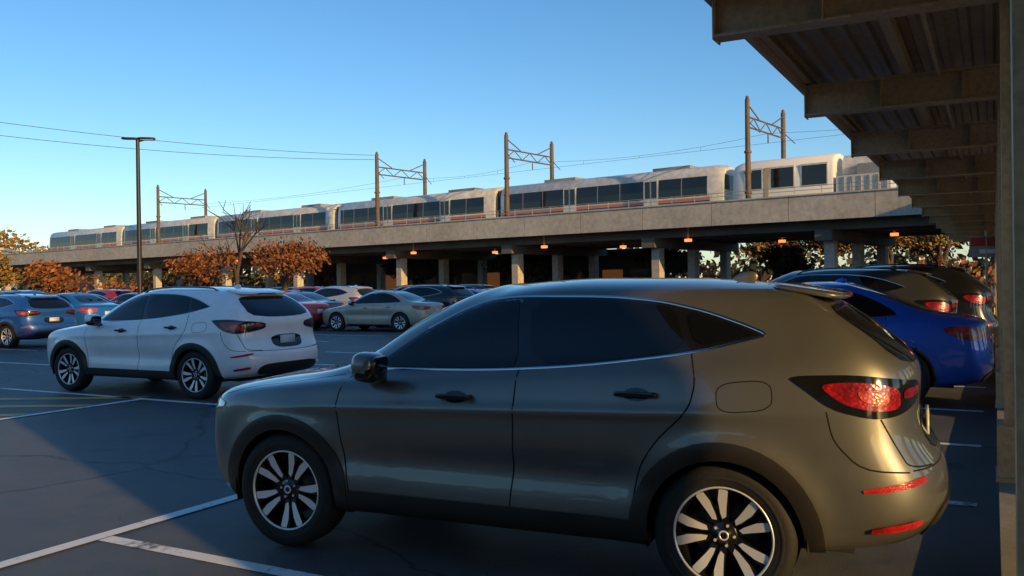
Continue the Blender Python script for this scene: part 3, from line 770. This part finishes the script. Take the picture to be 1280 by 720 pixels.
for i in range(len(GX)-1):
    sag((GX[i],-1,11.5),(GX[i+1],-1,11.5),.0,.013,1); sag((GX[i],-1,12.2),(GX[i+1],-1,12.2),.55,.013,8)
    for k in range(1,4):
        x=GX[i]+(GX[i+1]-GX[i])*k/4; tt=k/4; tube(m_,(x,-1,11.5),(x,-1,12.2-.55*4*tt*(1-tt)),.01,n=4,cap=False)
m_.obj('wires',[wm],wr_)
e=empty('utility_pole',(-58,48,0),.5); m_=MB(); tube(m_,(0,0,0),(0,0,17),.13,.08); tube(m_,(-1.1,0,16.4),(1.1,0,16.4),.06,n=6); m_.obj('pole',[gm],e)
e=empty('power_line'); m_=MB()
for z0,z1,dx,s_ in((16.6,14.0,-1,1.4),(15.2,13.6,.6,1.5)):
    sag((-58+dx,48+dx*.5,z0),(-12.9,83.4,z1),s_,.022,24)
m_.obj('wires',[wm],e)

lamp_m=mat('lamp_post_metal',(.035,.03,.028),.45,.5)
e=empty('street_lamp',(-18.6,44,0),.2); m_=MB(); h=9.1
tube(m_,(0,0,0),(0,0,.7),.28,.26,n=14,m=1); tube(m_,(0,0,.7),(0,0,h),.125,.09,n=12)
tube(m_,(0,0,h-.1),(.35,0,h+.02),.05,n=8)
sq(m_,(.42,0,h+.06),(.42,.20,.06),.4,.5); sq(m_,(-.36,0,h+.05),(.40,.18,.05),.4,.5); box(m_,.15,.75,-.14,.14,h-.02,h+.0,2)
m_.obj('post',[lamp_m,conc,mat('lamp_lens',(.5,.5,.48),.3)],e)

# ------------------------------------------------------------------ vegetation
def leafmat(name,stops):
    m=mat(name,stops[0],.75); n,l,b=nodes(m); gi=n.new('ShaderNodeNewGeometry')
    k=len(stops); r=ramp(m,gi.outputs['Random Per Island'],[(i/(k-1),c) for i,c in enumerate(stops)])
    t=noise(m,.6,2); r2=ramp(m,t.outputs['Fac'],[(.35,(.55,.55,.55)),(.65,(1.2,1.2,1.2))])
    l.new(mul(m,r.outputs['Color'],r2.outputs['Color']),b.inputs['Base Color'])
    return m
Lor=leafmat('leaves_autumn',[(.16,.045,.014),(.30,.085,.02),(.36,.13,.03),(.18,.07,.022),(.08,.04,.015)])
Lgo=leafmat('leaves_gold',[(.18,.095,.015),(.32,.17,.03),(.24,.15,.03),(.12,.085,.02)])
Lgr=leafmat('leaves_green',[(.02,.03,.012),(.04,.05,.018),(.07,.06,.02),(.03,.03,.015)])
bark=varied('bark',(.06,.04,.028),(.10,.07,.05),6,.9)
def leaves(mb,c,r,n,size,m=1,flat=.75):
    for _ in range(n):
        d=Vector((random.gauss(0,1),random.gauss(0,1),random.gauss(0,1)*flat)); d=d.normalized()*r*random.random()**.45
        p=Vector(c)+Vector((d.x,d.y,d.z*flat)); a=Vector((random.gauss(0,1),random.gauss(0,1),random.gauss(0,1))).normalized(); b2=a.orthogonal().normalized()
        s=size*random.uniform(.6,1.3); q=a.cross(b2)
        mb.add([p-b2*s,p-q*s*.5,p+b2*s,p+q*s*.5],[(0,1,2,3)],m,False)
def tree(name,x,y,h,cr,lm_,nl=26,lpc=60,size=.16,trunk=.16,bare=0,seed=1,low=.3):
    random.seed(seed); e=empty(name,(x,y,0),random.random()*6); m_=MB()
    def grow(p,d,L,r,dep):
        q=p+d*L; tube(m_,p,q,r,r*.68,n=6 if dep<2 else 4,m=0,cap=False)
        if dep>=4:
            return [q]
        out=[q] if dep>=2 else []
        for k in range(3 if dep<3 else 2):
            nd=(d+Vector((random.gauss(0,.55),random.gauss(0,.55),random.gauss(.12,.25)))).normalized()
            out+=grow(p+d*L*random.uniform(.6,1),nd,L*random.uniform(.6,.82),r*.6,dep+1)
        return out
    tips=grow(Vector((0,0,0)),Vector((0,0,1)),h*low,trunk,0)
    mz=max(t.z for t in tips); mr=max(math.hypot(t.x,t.y) for t in tips)
    m2=MB(); V=[(a*cr/mr,b2*cr/mr,c*h/mz) if c>0 else (a,b2,c) for a,b2,c in m_.v]
    m2.add(V,m_.f,0,True)
    random.shuffle(tips)
    for t in tips[:nl]:
        t2=(t.x*cr/mr,t.y*cr/mr,t.z*h/mz)
        if bare and t2[2]>h*bare: continue
        leaves(m2,t2,cr*random.uniform(.2,.38),lpc,size,1)
    m2.obj('tree',[bark,lm_],e)
tree('autumn_tree',-15.6,50,6.6,3.2,Lor,90,80,.12,.09,.52,3,.22)
tree('autumn_tree',-13.4,52,4.1,2.8,Lor,45,70,.12,.09,0,5,.2)
tree('autumn_tree',-19.3,54,3.7,2.2,Lor,45,60,.12,.09,0,15,.2)
for i,(x,y,h,r_,mm) in enumerate([(-41,68,5,3.4,Lgo),(-45.5,72,5.6,3.6,Lgo),(-37,70,3.6,2.4,Lor),(-50,78,6,4,Lgo)]):
    tree('roadside_tree',x,y,h,r_,mm,60,60,.2,.16,0,20+i,.22)
for i,(x,y,h,r_) in enumerate([(31,84,7.0,4.2),(37,86,7.8,4.5),(43,88,8.2,4.6),(50,92,7.5,4.5),(25,88,6.4,4)]):
    tree('golden_tree',x,y,h,r_,Lgo,70,60,.22,.2,0,40+i,.22)
for i,(t_,o_,h) in enumerate([(-1,-9,4.4),(8,-8,4.3),(11,-11,4.6),(22,-9,4.2),(27,-10,4.5),(37,-8,4.2),(42,-10,4.5)]):
    x=14.8-.785*t_-.62*o_; y=65+.62*t_-.785*o_
    tree('evergreen_shrub',x,y,h,2.8,Lgr,60,60,.18,.1,0,60+i,.15)
random.seed(11)
def treeline(name,pts,h,depth,n,size,mm):
    m_=MB()
    for _ in range(n):
        k=random.random()*(len(pts)-1);i=int(k);t=k-i;a=pts[i];b2=pts[i+1]
        x=a[0]+(b2[0]-a[0])*t+random.gauss(0,depth); y=a[1]+(b2[1]-a[1])*t+random.gauss(0,depth)
        hh=h*(.62+.22*math.sin(k*17)+.16*math.sin(k*41+1)+.1*random.random())
        z=hh*random.random()**.7
        p=Vector((x,y,z)); a_=Vector((random.gauss(0,1),random.gauss(0,1),random.gauss(0,1))).normalized(); b3=a_.orthogonal().normalized();q=a_.cross(b3); s=size*random.uniform(.5,1.4)
        m_.add([p-b3*s,p-q*s*.6,p+b3*s,p+q*s*.6],[(0,1,2,3)],0,False)
    m_.obj(name,[mm])
treeline('tree_line',[(-130,150),(-60,170),(0,155),(60,135),(110,110),(170,60)],8,3,8000,.75,Lgr)
treeline('shrub_line',[(-60,112),(-30,118),(0,104),(30,92),(60,75)],4.2,1.6,6000,.3,Lor)
treeline('tree_line_west',[(-170,120),(-150,20),(-110,-60),(-40,-130),(20,-150)],16,4,9000,1.4,Lgr)
m_=MB(); V=[];F=[]; NX,NY=60,16
for j in range(NY):
    for i in range(NX):
        x=-480+i*7.5; y=240+j*12
        z=43*math.exp(-((x+285)/95)**2)*math.sin(math.pi*min(1,j/NY*1.0+.0))+1.5*math.sin(x*.09+j)+1.0*math.sin(x*.23-j*2)
        V.append((x,y,max(z,-1) if j>0 else -1))
for j in range(NY-1):
    for i in range(NX-1): F.append((j*NX+i,j*NX+i+1,(j+1)*NX+i+1,(j+1)*NX+i))
m_.add(V,F,0,True)
for _ in range(22000):
    i=random.randrange(NX-1);j=random.randrange(1,NY-4); a=Vector(V[j*NX+i]); a+=Vector((random.uniform(0,7.5),random.uniform(0,12),random.uniform(0,4)))
    if a.z<2: continue
    n_=Vector((random.gauss(0,1),random.gauss(0,1),random.gauss(0,1))).normalized(); b3=n_.orthogonal().normalized();q=n_.cross(b3); s=random.uniform(.45,1.1)
    m_.add([a-b3*s,a-q*s*.7,a+b3*s,a+q*s*.7],[(0,1,2,3)],1,False)
m_.obj('hill',[varied('hill_ground',(.08,.055,.02),(.15,.09,.03),.05,.9),Lgo])
e=empty('office_building',(-122,196,0),.35); m_=MB(); box(m_,-22,9,-8,8,0,10.5,0); box(m_,-22.3,9.3,-8.3,8.3,10.5,11.1,1)
for fl in range(2):
    for k in range(9): box(m_,-21+k*3.3,-19+k*3.3,-8.06,-8.001,2.2+fl*4,4.2+fl*4,2)
m_.obj('walls',[varied('stucco_cream',(.50,.45,.36),(.58,.53,.44),.2),steel,win],e)

# ------------------------------------------------------------------ light
SV=Vector((.62,-.785,0)).normalized(); EL=math.radians(15)
SV=Vector((SV.x*math.cos(EL),SV.y*math.cos(EL),math.sin(EL)))
sd=bpy.data.lights.new('sun','SUN'); sd.energy=5; sd.angle=math.radians(.5); sd.color=(1,.64,.22)
so=bpy.data.objects.new('sun',sd); scene.collection.objects.link(so); so.rotation_euler=SV.to_track_quat('Z','Y').to_euler(); so.location=(20,-20,20)
w=bpy.data.worlds.new('World'); scene.world=w; w.use_nodes=True
sk=w.node_tree.nodes.new('ShaderNodeTexSky'); sk.sky_type='NISHITA'; sk.sun_disc=False; sk.sun_elevation=EL; sk.sun_rotation=math.atan2(SV.x,SV.y)
sk.air_density=1.0; sk.dust_density=.4; sk.ozone_density=3.2
hs=w.node_tree.nodes.new('ShaderNodeHueSaturation'); hs.inputs['Saturation'].default_value=1.18; hs.inputs['Value'].default_value=1.15
bg=w.node_tree.nodes['Background']; bg.inputs['Strength'].default_value=.15
w.node_tree.links.new(sk.outputs[0],hs.inputs['Color']); w.node_tree.links.new(hs.outputs[0],bg.inputs['Color'])

cd=bpy.data.cameras.new('camera'); cd.sensor_width=36; cd.lens=1100/1280*36; cd.clip_end=3000; cd.clip_start=.05
co=bpy.data.objects.new('camera',cd); scene.collection.objects.link(co)
mt=Matrix.Rotation(math.radians(90-.26),4,'X')@Matrix.Rotation(math.radians(-.8),4,'Z')
co.matrix_world=Matrix.Translation((0,0,1.63))@mt
scene.camera=co
